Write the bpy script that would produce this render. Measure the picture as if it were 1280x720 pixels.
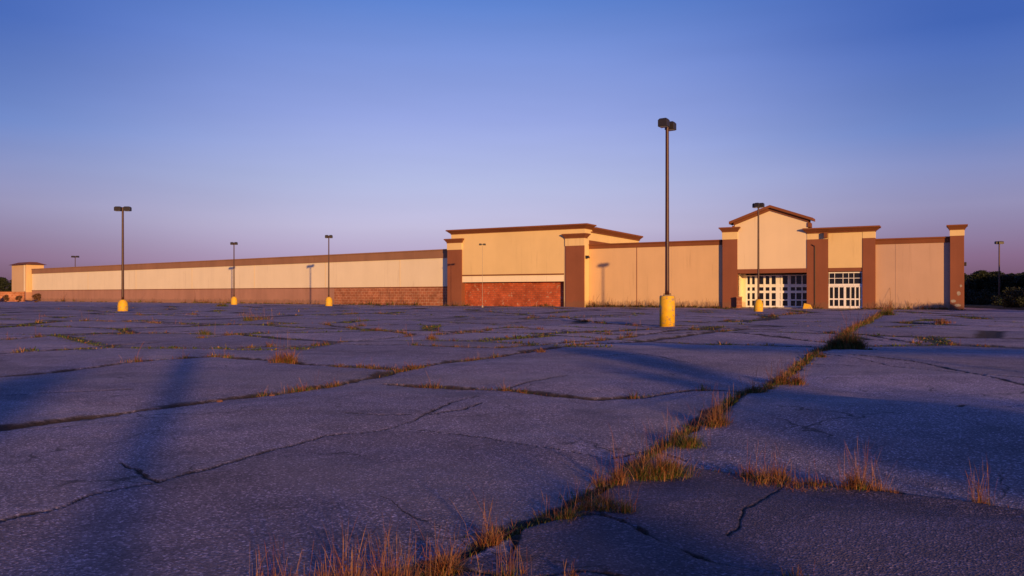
import bpy, bmesh, math, random
import numpy as np
from mathutils import Vector
random.seed(7); RNG = np.random.default_rng(11)
R = math.radians
for o in list(bpy.data.objects): bpy.data.objects.remove(o)
SC = bpy.context.scene; COL = SC.collection

# ------------------------------------------------------------------ camera
F, CX, HY, CH = 978.0, 640.0, 369.0, 1.52      # focal length (px of 1280), principal x, horizon row, eye height
cam = bpy.data.cameras.new('camera'); co = bpy.data.objects.new('camera', cam); COL.objects.link(co)
co.location = (0, 0, CH); co.rotation_euler = (R(90), 0, 0)
cam.sensor_width = 36; cam.lens = 36*F/1280; cam.shift_y = (HY-360)/1280
cam.clip_start = .1; cam.clip_end = 8000
SC.camera = co
SC.view_settings.view_transform = 'Standard'; SC.view_settings.look = 'None'
SC.view_settings.exposure = 0; SC.view_settings.gamma = 1

# ------------------------------------------------------------------ sky and sun
SUN_EL, SUN_AZ = 8.0, 20.5          # light travels forward and 20.5 deg to the left of +Y
ld = Vector((-math.sin(R(SUN_AZ))*math.cos(R(SUN_EL)), math.cos(R(SUN_AZ))*math.cos(R(SUN_EL)), -math.sin(R(SUN_EL))))
sl = bpy.data.lights.new('sun', 'SUN'); so = bpy.data.objects.new('sun', sl); COL.objects.link(so)
sl.energy = 5.0; sl.angle = R(.7); sl.color = (1.0, .55, .19)
so.rotation_euler = ld.to_track_quat('-Z', 'Y').to_euler(); so.location = (30, -60, 30)

def srgb(r, g, b):
    f = lambda c: (c/255/12.92) if c/255 <= .04045 else ((c/255+.055)/1.055)**2.4
    return (f(r), f(g), f(b), 1)

W = bpy.data.worlds.new('World'); SC.world = W; W.use_nodes = True
nt = W.node_tree; N = nt.nodes; L = nt.links
for n in list(N): N.remove(n)
out = N.new('ShaderNodeOutputWorld'); bg = N.new('ShaderNodeBackground'); L.new(bg.outputs[0], out.inputs[0])
sky = N.new('ShaderNodeTexSky'); sky.sky_type = 'NISHITA'; sky.sun_disc = False
sky.sun_elevation = R(SUN_EL); sky.sun_rotation = R(180-SUN_AZ); sky.air_density = 1.4; sky.dust_density = .6; sky.ozone_density = 3
tc = N.new('ShaderNodeTexCoord'); sx = N.new('ShaderNodeSeparateXYZ'); L.new(tc.outputs['Generated'], sx.inputs[0])
def wmath(op, a, b=None, clamp=False):
    n = N.new('ShaderNodeMath'); n.operation = op; n.use_clamp = clamp
    for i, v in enumerate((a, b)):
        if v is None: continue
        if isinstance(v, (int, float)): n.inputs[i].default_value = v
        else: L.new(v, n.inputs[i])
    return n.outputs[0]
def ramp(fac, stops):
    n = N.new('ShaderNodeValToRGB'); e = n.color_ramp.elements
    while len(e) > 1: e.remove(e[0])
    e[0].position = stops[0][0]; e[0].color = stops[0][1]
    for p, c in stops[1:]:
        k = e.new(p); k.color = c
    L.new(fac, n.inputs[0]); return n.outputs[0]
# height of the band of afterglow opposite the sun; the sky darkens to either side of it
zc = wmath('MAXIMUM', sx.outputs[2], 0.0)
CEN = [(0, srgb(150,110,150)), (.04, srgb(182,160,202)), (.085, srgb(200,192,228)), (.14, srgb(186,192,236)), (.22, srgb(157,171,237)), (.35, srgb(95,133,216)), (.6, srgb(66,98,185)), (1, srgb(56,86,172))]
SID = [(0, srgb(98,62,92)), (.043, srgb(135,102,144)), (.10, srgb(153,146,192)), (.14, srgb(138,145,202)), (.185, srgb(106,132,204)), (.29, srgb(62,98,186)), (.6, srgb(60,90,178)), (1, srgb(56,86,172))]
rc = ramp(zc, CEN); rs = ramp(zc, SID)
hx = wmath('MULTIPLY', sx.outputs[0], math.sin(R(-3))); hy = wmath('MULTIPLY', sx.outputs[1], math.cos(R(-3)))
hd = wmath('ADD', hx, hy)
hl = wmath('POWER', wmath('ADD', wmath('MULTIPLY', sx.outputs[0], sx.outputs[0]), wmath('MULTIPLY', sx.outputs[1], sx.outputs[1])), .5)
ca = wmath('DIVIDE', hd, wmath('MAXIMUM', hl, .001))
t = wmath('DIVIDE', wmath('SUBTRACT', 1.0, ca), .175, True)
t = wmath('POWER', t, .68)
t = wmath('MULTIPLY', wmath('MULTIPLY', t, t), wmath('SUBTRACT', 3.0, wmath('MULTIPLY', t, 2.0)))
# faint uneven streaks of thin cirrus
mp = N.new('ShaderNodeMapping'); mp.inputs['Scale'].default_value = (1.6, 1.6, 11); L.new(tc.outputs['Generated'], mp.inputs[0])
nz = N.new('ShaderNodeTexNoise'); nz.inputs['Scale'].default_value = 1.3; nz.inputs['Detail'].default_value = 3; L.new(mp.outputs[0], nz.inputs['Vector'])
mx = N.new('ShaderNodeMix'); mx.data_type = 'RGBA'; L.new(t, mx.inputs['Factor']); L.new(rc, mx.inputs['A']); L.new(rs, mx.inputs['B'])
WS = .1
sc1 = N.new('ShaderNodeVectorMath'); sc1.operation = 'SCALE'; L.new(mx.outputs['Result'], sc1.inputs[0])
L.new(wmath('ADD', wmath('MULTIPLY', nz.outputs[0], 2.0), 7.7), sc1.inputs['Scale'])
sc2 = N.new('ShaderNodeVectorMath'); sc2.operation = 'SCALE'; L.new(sky.outputs[0], sc2.inputs[0]); sc2.inputs['Scale'].default_value = .12
ad = N.new('ShaderNodeVectorMath'); ad.operation = 'ADD'; L.new(sc1.outputs[0], ad.inputs[0]); L.new(sc2.outputs[0], ad.inputs[1])
L.new(ad.outputs[0], bg.inputs[0]); bg.inputs[1].default_value = WS

# ------------------------------------------------------------------ helpers
def tag(o, label=None, cat=None, group=None, kind=None):
    if label: o['label'] = label
    if cat: o['category'] = cat
    if group: o['group'] = group
    if kind: o['kind'] = kind
    return o
def empty(name, loc=(0, 0, 0), rz=0.0):
    o = bpy.data.objects.new(name, None); COL.objects.link(o); o.location = loc; o.rotation_euler = (0, 0, rz)
    o.empty_display_size = .3; return o

class MB:
    """collects shapes; build() links them as ONE mesh object"""
    def __init__(s): s.bm = bmesh.new()
    def hexa(s, lo, hi):        # lo, hi: 4 corner points each (bottom loop, top loop)
        v = [s.bm.verts.new(p) for p in list(lo)+list(hi)]
        for f in ((3,2,1,0), (4,5,6,7), (0,1,5,4), (1,2,6,5), (2,3,7,6), (3,0,4,7)): s.bm.faces.new([v[i] for i in f])
    def box(s, x0, x1, y0, y1, z0, z1):
        x0, x1 = sorted((x0, x1)); y0, y1 = sorted((y0, y1))
        s.hexa([(x0,y0,z0),(x1,y0,z0),(x1,y1,z0),(x0,y1,z0)], [(x0,y0,z1),(x1,y0,z1),(x1,y1,z1),(x0,y1,z1)])
    def flare(s, x0, x1, y0, y1, z0, z1, g0, g1):
        s.hexa([(x0-g0,y0-g0,z0),(x1+g0,y0-g0,z0),(x1+g0,y1+g0,z0),(x0-g0,y1+g0,z0)],
               [(x0-g1,y0-g1,z1),(x1+g1,y0-g1,z1),(x1+g1,y1+g1,z1),(x0-g1,y1+g1,z1)])
    def prism(s, pts, y0, y1):   # polygon in x,z extruded along y
        a = [s.bm.verts.new((x, y0, z)) for x, z in pts]; b = [s.bm.verts.new((x, y1, z)) for x, z in pts]
        s.bm.faces.new(a); s.bm.faces.new(b[::-1]); n = len(pts)
        for i in range(n): s.bm.faces.new((a[i], b[i], b[(i+1) % n], a[(i+1) % n]))
    def lathe(s, prof, seg=24, c=(0, 0)):
        rings = []
        for r, z in prof: rings.append([s.bm.verts.new((c[0]+r*math.cos(2*math.pi*i/seg), c[1]+r*math.sin(2*math.pi*i/seg), z)) for i in range(seg)])
        for a, b in zip(rings, rings[1:]):
            for i in range(seg): s.bm.faces.new((a[i], a[(i+1) % seg], b[(i+1) % seg], b[i]))
        s.bm.faces.new(rings[0][::-1]); s.bm.faces.new(rings[-1])
    def tube(s, p, q, r0, r1, seg=8):
        p, q = Vector(p), Vector(q); d = (q-p).normalized(); a = d.orthogonal().normalized(); b = d.cross(a)
        A = [s.bm.verts.new(p+(a*math.cos(t)+b*math.sin(t))*r0) for t in [2*math.pi*i/seg for i in range(seg)]]
        B = [s.bm.verts.new(q+(a*math.cos(t)+b*math.sin(t))*r1) for t in [2*math.pi*i/seg for i in range(seg)]]
        for i in range(seg): s.bm.faces.new((A[i], A[(i+1) % seg], B[(i+1) % seg], B[i]))
        s.bm.faces.new(A[::-1]); s.bm.faces.new(B)
    def build(s, name, mat, parent=None, bevel=0.0, xf=None, smooth=False):
        bmesh.ops.recalc_face_normals(s.bm, faces=s.bm.faces)
        if bevel: bmesh.ops.bevel(s.bm, geom=list(s.bm.edges), offset=bevel, segments=2, affect='EDGES', profile=.5)
        if xf: 
            for v in s.bm.verts: v.co = xf(v.co)
        me = bpy.data.meshes.new(name); s.bm.to_mesh(me); s.bm.free(); me.materials.append(mat)
        if smooth:
            for p in me.polygons: p.use_smooth = len(p.vertices) == 4
        o = bpy.data.objects.new(name, me); COL.objects.link(o)
        if parent: o.parent = parent
        return o
def copy_tree(o, parent=None):
    c = o.copy(); COL.objects.link(c)
    if parent: c.parent = parent
    for ch in [x for x in bpy.data.objects if x.parent == o]: copy_tree(ch, c)
    return c

# ------------------------------------------------------------------ materials
def newmat(name, rough=.85, spec=.3):
    m = bpy.data.materials.new(name); m.use_nodes = True; n = m.node_tree
    b = n.nodes['Principled BSDF']; b.inputs['Roughness'].default_value = rough; b.inputs['Specular IOR Level'].default_value = spec
    return m, n.nodes, n.links, b
def noise(Nn, Ll, scale, detail=4, vec=None, rough=.55):
    n = Nn.new('ShaderNodeTexNoise'); n.inputs['Scale'].default_value = scale; n.inputs['Detail'].default_value = detail; n.inputs['Roughness'].default_value = rough
    if vec is not None: Ll.new(vec, n.inputs['Vector'])
    return n.outputs[0]
def cramp(Nn, Ll, fac, stops):
    n = Nn.new('ShaderNodeValToRGB'); e = n.color_ramp.elements
    while len(e) > 1: e.remove(e[0])
    e[0].position = stops[0][0]; e[0].color = stops[0][1]
    for p, c in stops[1:]:
        k = e.new(p); k.color = c
    Ll.new(fac, n.inputs[0]); return n.outputs[0]
def mixc(Nn, Ll, fac, a, b, mode='MIX'):
    n = Nn.new('ShaderNodeMix'); n.data_type = 'RGBA'; n.blend_type = mode
    for k, v in (('Factor', fac), ('A', a), ('B', b)):
        s = [i for i in n.inputs if i.name == k and (i.type == ('VALUE' if k == 'Factor' else 'RGBA'))][0]
        if isinstance(v, (int, float)): s.default_value = v
        elif isinstance(v, tuple): s.default_value = v
        else: Ll.new(v, s)
    return [o for o in n.outputs if o.type == 'RGBA'][0]
def g(v): return (v, v, v, 1)
def c3(r, gg, b, k=1.0): return (r*k, gg*k, b*k, 1)
def bump(Nn, Ll, b, h, strength, dist):
    n = Nn.new('ShaderNodeBump'); n.inputs['Strength'].default_value = strength; n.inputs['Distance'].default_value = dist
    Ll.new(h, n.inputs['Height']); Ll.new(n.outputs[0], b.inputs['Normal'])
def objvec(Nn, Ll, scale=(1, 1, 1)):
    t = Nn.new('ShaderNodeTexCoord'); m = Nn.new('ShaderNodeMapping'); m.inputs['Scale'].default_value = scale
    Ll.new(t.outputs['Object'], m.inputs[0]); return m.outputs[0]

def stucco(name, col, var=.07, streak=.05):
    m, Nn, Ll, b = newmat(name, .9, .2)
    v = objvec(Nn, Ll)
    n1 = noise(Nn, Ll, .35, 5, v); n2 = noise(Nn, Ll, 1.0, 3, objvec(Nn, Ll, (.55, .55, .05)))
    a = cramp(Nn, Ll, n1, [(.3, g(1-var)), (.7, g(1))]); s = cramp(Nn, Ll, n2, [(.35, g(1-streak)), (.62, g(1))])
    c = mixc(Nn, Ll, 1.0, a, s, 'MULTIPLY'); c = mixc(Nn, Ll, 1.0, c, c3(*col), 'MULTIPLY')
    n5 = noise(Nn, Ll, 1.0, 5, objvec(Nn, Ll, (2.4, 2.4, .10)), .7); n6 = noise(Nn, Ll, .22, 2, v)
    k5 = mixc(Nn, Ll, 1.0, cramp(Nn, Ll, n5, [(.56, g(0)), (.66, g(.30))]), cramp(Nn, Ll, n6, [(.46, g(0)), (.58, g(1))]), 'MULTIPLY')
    c = mixc(Nn, Ll, k5, c, c3(col[0]*.55, col[1]*.5, col[2]*.5))
    # splash dirt along the foot of the wall
    sp = Nn.new('ShaderNodeSeparateXYZ'); Ll.new(v, sp.inputs[0])
    ma = Nn.new('ShaderNodeMath'); ma.operation = 'MULTIPLY_ADD'; Ll.new(noise(Nn, Ll, 1.7, 4, v), ma.inputs[0]); ma.inputs[1].default_value = -1.1; Ll.new(sp.outputs[2], ma.inputs[2])
    d = cramp(Nn, Ll, ma.outputs[0], [(0.0, g(.35)), (.25, g(0))])
    c = mixc(Nn, Ll, d, c, c3(.16, .11, .08))
    Ll.new(c, b.inputs['Base Color']); bump(Nn, Ll, b, noise(Nn, Ll, 45, 3, v), .25, .02)
    return m
def brick(name, c1, c2, mortar, scale=1.0, painted=0.0):
    m, Nn, Ll, b = newmat(name, .88, .25)
    v = objvec(Nn, Ll); sp = Nn.new('ShaderNodeSeparateXYZ'); cb = Nn.new('ShaderNodeCombineXYZ'); Ll.new(v, sp.inputs[0])
    Ll.new(sp.outputs[0], cb.inputs[0]); Ll.new(sp.outputs[2], cb.inputs[1])
    t = Nn.new('ShaderNodeTexBrick'); Ll.new(cb.outputs[0], t.inputs['Vector'])
    t.inputs['Scale'].default_value = 1.0; t.inputs['Brick Width'].default_value = .42*scale; t.inputs['Row Height'].default_value = .21*scale
    t.inputs['Mortar Size'].default_value = .014*scale; t.inputs['Bias'].default_value = -.1
    t.inputs['Color1'].default_value = c3(*c1); t.inputs['Color2'].default_value = c3(*c2); t.inputs['Mortar'].default_value = c3(*mortar)
    n1 = noise(Nn, Ll, .8, 5, v); a = cramp(Nn, Ll, n1, [(.32, g(.62)), (.68, g(1.1))])
    c = mixc(Nn, Ll, 1.0, t.outputs['Color'], a, 'MULTIPLY')
    n2 = noise(Nn, Ll, 2.6, 5, v); d = cramp(Nn, Ll, n2, [(.60, g(0)), (.68, g(.55))])   # flaked, pale spots
    c = mixc(Nn, Ll, d, c, c3(.55, .38, .26))
    if painted: c = mixc(Nn, Ll, painted, c, c3(*c1))
    Ll.new(c, b.inputs['Base Color']); bump(Nn, Ll, b, t.outputs['Fac'], -.4, .02)
    return m
def plain(name, col, rough=.6, spec=.4, var=.25, sc=6.0, metal=0.0, rust=None):
    m, Nn, Ll, b = newmat(name, rough, spec); v = objvec(Nn, Ll)
    n1 = noise(Nn, Ll, sc, 5, v); a = cramp(Nn, Ll, n1, [(.3, g(1-var)), (.7, g(1))])
    c = mixc(Nn, Ll, 1.0, a, c3(*col), 'MULTIPLY')
    if rust:
        d = cramp(Nn, Ll, noise(Nn, Ll, sc*1.2, 6, v, .7), [(.545, g(0)), (.57, g(.85))]); c = mixc(Nn, Ll, d, c, c3(*rust))
    Ll.new(c, b.inputs['Base Color']); b.inputs['Metallic'].default_value = metal
    bump(Nn, Ll, b, noise(Nn, Ll, sc*8, 3, v), .15, .01)
    return m

M = {}
M['cream'] = stucco('cream_stucco', (.80, .60, .30))
M['pale'] = stucco('pale_cream_stucco', (.92, .80, .56), .05, .04)
M['tan'] = stucco('tan_stucco', (.72, .49, .27))
M['rose'] = stucco('rose_tan_stucco', (.58, .39, .28))
M['brown'] = stucco('brown_stucco', (.275, .10, .056), .15, .12)
M['coping'] = stucco('coping_brown', (.24, .085, .038), .15, .1)
M['terra'] = stucco('terracotta_paint', (.50, .27, .19), .12, .12)
M['redbrick'] = brick('red_brick', (.58, .13, .05), (.44, .09, .035), (.25, .10, .07), 1.3)
M['block'] = brick('terracotta_block', (.48, .18, .09), (.38, .13, .06), (.62, .36, .22), 2.0)
M['dark'] = plain('dark_interior', (.02, .018, .018), .9, .1)
M['white'] = plain('white_frame_paint', (.93, .92, .88), .5, .4, .12, 3)
M['bronze'] = plain('bronze_pole', (.065, .018, .012), .45, .5, .3, 5)
M['headm'] = plain('lamp_head_metal', (.035, .03, .03), .5, .4, .3, 5)
M['grey'] = plain('weathered_grey_pole', (.45, .38, .30), .6, .4, .3, 5)
M['lens'] = plain('lamp_lens', (.25, .25, .24), .25, .5, .1, 3)
M['yellow'] = plain('yellow_base_paint', (.86, .50, .015), .6, .4, .22, 3.5, rust=(.34, .26, .16))
M['conc'] = plain('raw_concrete', (.42, .36, .30), .9, .2, .4, 3)
m, Nn, Ll, b = newmat('storefront_glass', .08, .6); b.inputs['Base Color'].default_value = (.012, .012, .014, 1); M['glass'] = m
nn = noise(Nn, Ll, 3, 4, objvec(Nn, Ll)); Ll.new(cramp(Nn, Ll, nn, [(.35, g(.05)), (.7, g(.35))]), b.inputs['Roughness'])
def leafmat(name, col, var=.4, tr=.15):
    m, Nn, Ll, b = newmat(name, .7, .2)
    gm = Nn.new('ShaderNodeNewGeometry')
    a = cramp(Nn, Ll, gm.outputs['Random Per Island'], [(0, g(1-var)), (1, g(1+var*.6))])
    Ll.new(mixc(Nn, Ll, 1.0, a, c3(*col), 'MULTIPLY'), b.inputs['Base Color']); return m
M['leaf'] = leafmat('dark_leaves', (.028, .035, .018))
M['drybush'] = leafmat('dry_bush_leaves', (.14, .07, .035))
M['bark'] = plain('bark', (.07, .05, .04), .9, .2, .4, 8)
GR = [leafmat('grass_green', (.050, .085, .018)), leafmat('grass_olive', (.14, .125, .03)), leafmat('grass_rust', (.21, .07, .03)), leafmat('grass_straw', (.31, .16, .08))]

# ------------------------------------------------------------------ ground
def G(px, py):                      # where a row/column of the photo meets the level ground
    z = CH*F/(py-HY); return ((px-CX)/F*z, z)
LINES = [  # (points, half width of groove, weed density per metre, weed height, kind)
 ([(505,718),(560,682),(600,666),(640,643),(690,628),(730,602),(768,583),(800,562),(850,534),(890,515),(935,490),(960,473),(990,458),(1020,440),(1052,420),(1075,405),(1105,391),(1116,383)], .09, 230, .11, 'main'),
 ([(-260,560),(-90,543),(0,530),(80,520),(160,510),(240,499),(330,488),(400,479),(470,469),(505,462),(560,452),(620,445),(670,437),(710,431),(770,425),(840,419),(930,411)], 0.115, 630, 0.138, 'cross'),
 ([(480,476),(560,480),(640,484),(700,490),(750,494),(800,492),(860,488),(925,487)], 0.081, 360, 0.081, 'cross'),
 ([(-120,478),(0,466),(80,458),(150,450),(205,445),(270,442),(330,446),(400,455),(470,460),(505,462)], 0.095, 450, 0.115, 'cross'),
 ([(-100,450),(0,438),(100,432),(190,427)], .08, 160, .09, 'cross'),
 ([(0,424),(60,420),(150,416),(260,412)], .08, 200, .12, 'cross'),
 ([(850,566),(920,578),(1000,587),(1060,594),(1130,603),(1200,612),(1290,627),(1420,650)], .07, 420, .09, 'lip'),
 ([(640,672),(655,645),(690,634),(740,629),(790,640),(840,668),(890,687),(960,702),(1060,722)], .034, 60, .04, 'lip'),
 ([(-60,656),(0,643),(60,632),(120,612),(190,598),(260,580),(330,562),(400,541),(440,537),(480,531),(520,521),(560,500),(595,492)], .014, 6, .02, 'thin'),
 ([(150,574),(170,582),(195,597)], .018, 30, .02, 'thin'),
 ([(560,692),(650,704),(720,700),(800,712)], .022, 120, .03, 'thin'),
 ([(430,514),(480,515),(540,513),(580,508),(600,500)], .016, 10, .02, 'thin'),
 ([(905,655),(925,635),(945,618),(985,592)], .010, 12, .015, 'thin'),
 ([(510,530),(600,538),(700,550),(790,562)], .010, 2, .015, 'thin'),
 ([(620,484),(660,476),(710,470)], .02, 14, .03, 'thin'),
 ([(1200,520),(1225,505),(1280,497),(1330,492)], .018, 12, .02, 'thin'),
 ([(740,446),(800,444),(860,452)], .02, 4, .02, 'thin'),
 ([(1020,440),(1120,456),(1200,463),(1290,470)], .02, 8, .02, 'thin'),
 ([(1085,418),(1150,425),(1290,430),(1400,434)], .07, 60, .07, 'cross'),
 ([(400,405),(520,418),(640,411),(760,417),(900,414),(1050,424)], .09, 260, .14, 'cross'),
 ([(250,420),(330,414),(440,408),(560,404),(660,400)], .09, 260, .15, 'cross'),
 ([(-60,405),(0,404),(120,402),(250,406),(380,404)], .08, 160, .12, 'cross'),
 ([(0,396),(150,393),(320,394),(480,391)], .09, 160, .14, 'cross'),
 ([(300,432),(420,427),(540,432),(620,434),(700,428),(828,414),(900,408)], .08, 200, .12, 'cross'),
 ([(425,425),(520,420),(610,414),(720,412)], .07, 120, .12, 'cross'),
 ([(880,402),(950,396),(1018,390)], .08, 140, .12, 'cross'),
 ([(850,409),(1010,413),(1085,421),(1290,429)], .08, 160, .11, 'cross'),
 ([(1062,444),(1150,452),(1290,478)], .03, 10, .04, 'thin'),
 ([(560,400),(700,396),(830,392)], .08, 140, .13, 'cross'),
 ([(600,388),(700,396),(760,404),(840,410)], .08, 120, .12, 'cross'),
 ([(-80,500),(60,490),(170,484)], .02, 10, .03, 'thin'),
 ([(860,560),(815,548),(770,556)], .02, 30, .03, 'thin'),
 ([(640,690),(560,645),(470,610)], .006, 0, .02, 'thin'),
]
SEG = []
for pts, w, den, hh, kind in LINES:
    gp = [G(*p) for p in pts]
    for a, b_ in zip(gp, gp[1:]): SEG.append((a[0], a[1], b_[0], b_[1], w, kind))

_P = RNG.random((256, 256)).astype(np.float32)
def vnoise(x, y, s, ox=0):
    x = np.asarray(x)*s+ox+1000.0; y = np.asarray(y)*s+ox*1.7+1000.0
    xi = np.floor(x).astype(int); yi = np.floor(y).astype(int); fx = x-xi; fy = y-yi
    fx = fx*fx*(3-2*fx); fy = fy*fy*(3-2*fy); q = lambda i, j: _P[i & 255, j & 255]
    return (q(xi, yi)*(1-fx)+q(xi+1, yi)*fx)*(1-fy)+(q(xi, yi+1)*(1-fx)+q(xi+1, yi+1)*fx)*fy-.5
def sstep(a, b_, x):
    t = np.clip((x-a)/(b_-a), 0, 1); return t*t*(3-2*t)
# slab joints and cracks farther off: cells with wandering edges, stretched along the store front
FD = math.radians(60.7)            # the store front runs away to the left at this angle
VC = 5.6
def rot(x, y):
    u = x*(-math.sin(FD))+y*math.cos(FD); v = x*math.sin(math.pi/2-FD)+y*math.cos(math.pi/2-FD)
    return u, v
_J = RNG.random((128, 128, 2))
def cells(x, y, tone=False):
    u, v = rot(x, y); u = u/VC/1.9; v = v/VC
    ui = np.floor(u).astype(int); vi = np.floor(v).astype(int)
    best = np.zeros(u.shape); ax_ = np.zeros(u.shape); ay_ = np.zeros(u.shape); bx2 = np.full(u.shape, 5.0); by2 = np.full(u.shape, 5.0); d1 = np.full(u.shape, 9.0); d2 = np.full(u.shape, 9.0)
    for i in (-1, 0, 1):
        for j in (-1, 0, 1):
            c = _J[(ui+i) & 127, (vi+j) & 127]
            dx = ui+i+.15+.7*c[..., 0]-u; dy = vi+j+.15+.7*c[..., 1]-v; d = np.sqrt(dx*dx+dy*dy)
            m_ = d < d1; m2 = ~m_ & (d < d2); bx2 = np.where(m_, ax_, np.where(m2, dx, bx2)); by2 = np.where(m_, ay_, np.where(m2, dy, by2)); ax_ = np.where(m_, dx, ax_); ay_ = np.where(m_, dy, ay_)
            d2 = np.where(m_, d1, np.minimum(d2, d)); d1 = np.where(m_, d, d1); best = np.where(m_, c[..., 0], best)
    if tone: return best
    return (d2*d2-d1*d1)/(2*np.maximum(.12, np.hypot(ax_-bx2, ay_-by2)))*VC*1.15
def ground(x, y):
    """height, dirt amount"""
    x = np.asarray(x, dtype=np.float64); y = np.asarray(y, dtype=np.float64)
    r = np.sqrt(x*x+y*y)
    wx = x+.10*vnoise(x, y, 1.9)+.05*vnoise(x, y, 7, 5)+.012*vnoise(x, y, 31, 7); wy = y+.10*vnoise(x, y, 1.9, 9)+.05*vnoise(x, y, 7, 14)+.012*vnoise(x, y, 31, 17)
    act = (y > -2) & (r < 125)
    h = (.16*vnoise(x, y, .11, 3)+.07*vnoise(x, y, .33, 8)+.02*vnoise(x, y, .9, 2))*sstep(0, 5, r)*(1-sstep(55, 80, r))
    # long swale crossing the lot on the right, high on the near side
    uu = (x-5)*.23+(y-22.3)*.97
    env = sstep(1, 5, x)*(1-sstep(22, 34, x))
    h = h+env*(.06*sstep(-9, -.4, uu)-.16*sstep(-.4, 3.4, uu)+.10*sstep(4.2, 12, uu))*(1-sstep(12, 20, uu)*0)
    # the raised swell right of the long crack
    u2 = (x-3.4)*.62+(y-11.5)*.78
    e2 = sstep(1.5, 4, x)*(1-sstep(9, 14, x))*(1-sstep(18, 21, y))
    h = h+e2*(.12*sstep(-4, 0, u2)-.20*sstep(0, 2.4, u2)+.08*sstep(3, 7, u2))
    h = h+.006*vnoise(x, y, 3.1, 21)*(r < 30)
    dirt = np.zeros_like(r)
    near = np.full(r.shape, 9.0); groove = np.zeros_like(r); lip = np.zeros_like(r)
    X = wx[act]; Y = wy[act]; wmod = np.clip(.85+1.5*vnoise(X, Y, 2.3, 81)+.9*vnoise(X, Y, 9, 83), .45, 1.9); gr = np.zeros(X.shape); dip = np.zeros(X.shape); di = np.zeros(X.shape); lp = np.zeros(X.shape)
    for ax, ay, bx, by, w, kind in SEG:
        dx, dy = bx-ax, by-ay; LL = dx*dx+dy*dy
        rr = 1.6
        m_ = (X > min(ax, bx)-rr) & (X < max(ax, bx)+rr) & (Y > min(ay, by)-rr) & (Y < max(ay, by)+rr)
        if not m_.any(): continue
        qx, qy = X[m_]-ax, Y[m_]-ay; tt = np.clip((qx*dx+qy*dy)/LL, 0, 1)
        d = np.hypot(qx-tt*dx, qy-tt*dy)
        sw = w*(1+np.clip((ay+by)/2-12, 0, 40)*.03)*wmod[m_]
        gr[m_] = np.maximum(gr[m_], (1-sstep(sw*.35, sw*1.25, d))*min(1, w/.045))
        if kind != 'thin': dip[m_] = np.maximum(dip[m_], np.exp(-(d/.62)**2))
        di[m_] = np.maximum(di[m_], 1-sstep(sw*.9, sw*2.0, d))
        if kind in ('lip', 'main'):
            side = np.sign((qx*dy-qy*dx)*1.0)
            near_side = np.where(side*(1 if dy*1.0 >= 0 else 1) > 0, 1.0, 0.0) 
            lp[m_] = np.maximum(lp[m_], np.exp(-((d-sw*1.5)/.22)**2)*near_side*(1.0 if kind == 'lip' else .5))
        elif kind == 'cross':
            lp[m_] = np.maximum(lp[m_], np.exp(-((d-sw*1.5)/.3)**2)*.4)
    fade = sstep(19, 30, Y)
    e = cells(X, Y); wf = .08+.0042*np.hypot(X, Y)
    gr = np.maximum(gr, (1-sstep(wf*.4, wf*1.2, e))*fade*.6); di = np.maximum(di, (1-sstep(wf*.8, wf*1.7, e))*fade)
    dip = np.maximum(dip, np.exp(-(e/.9)**2)*fade)
    h[act] += -.05*gr-.055*dip+.035*lp
    dirt[act] = di
    return h, dirt

rad = np.concatenate([np.geomspace(.25, 1.45, 12), np.geomspace(1.5, 130, 860), np.geomspace(136, 6000, 36)])
ang = np.concatenate([np.linspace(-R(40), R(40), 900), np.linspace(R(41), R(319), 110)])
A_, Rr = np.meshgrid(ang, rad)
GX = (np.sin(A_)*Rr).ravel(); GY = (np.cos(A_)*Rr).ravel()
H_, D_ = ground(GX, GY)
na, nr = len(ang), len(rad)
co_ = np.zeros((nr*na+1, 3), np.float32); co_[:-1, 0] = GX; co_[:-1, 1] = GY; co_[:-1, 2] = H_
ii, jj = np.meshgrid(np.arange(nr-1), np.arange(na), indexing='ij'); j2 = (jj+1) % na
quads = np.stack([ii*na+jj, ii*na+j2, (ii+1)*na+j2, (ii+1)*na+jj], -1).reshape(-1, 4)[:, ::-1]
tris = np.stack([np.full(na, nr*na), (np.arange(na)+1) % na, np.arange(na)], -1)
me = bpy.data.meshes.new('ground'); me.vertices.add(len(co_)); me.vertices.foreach_set('co', co_.ravel())
me.loops.add(quads.size+tris.size); me.loops.foreach_set('vertex_index', np.concatenate([quads.ravel(), tris.ravel()]).astype(np.int32))
me.polygons.add(len(quads)+len(tris))
me.polygons.foreach_set('loop_start', np.concatenate([np.arange(len(quads))*4, quads.size+np.arange(len(tris))*3]).astype(np.int32))
me.update(calc_edges=True)
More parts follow.
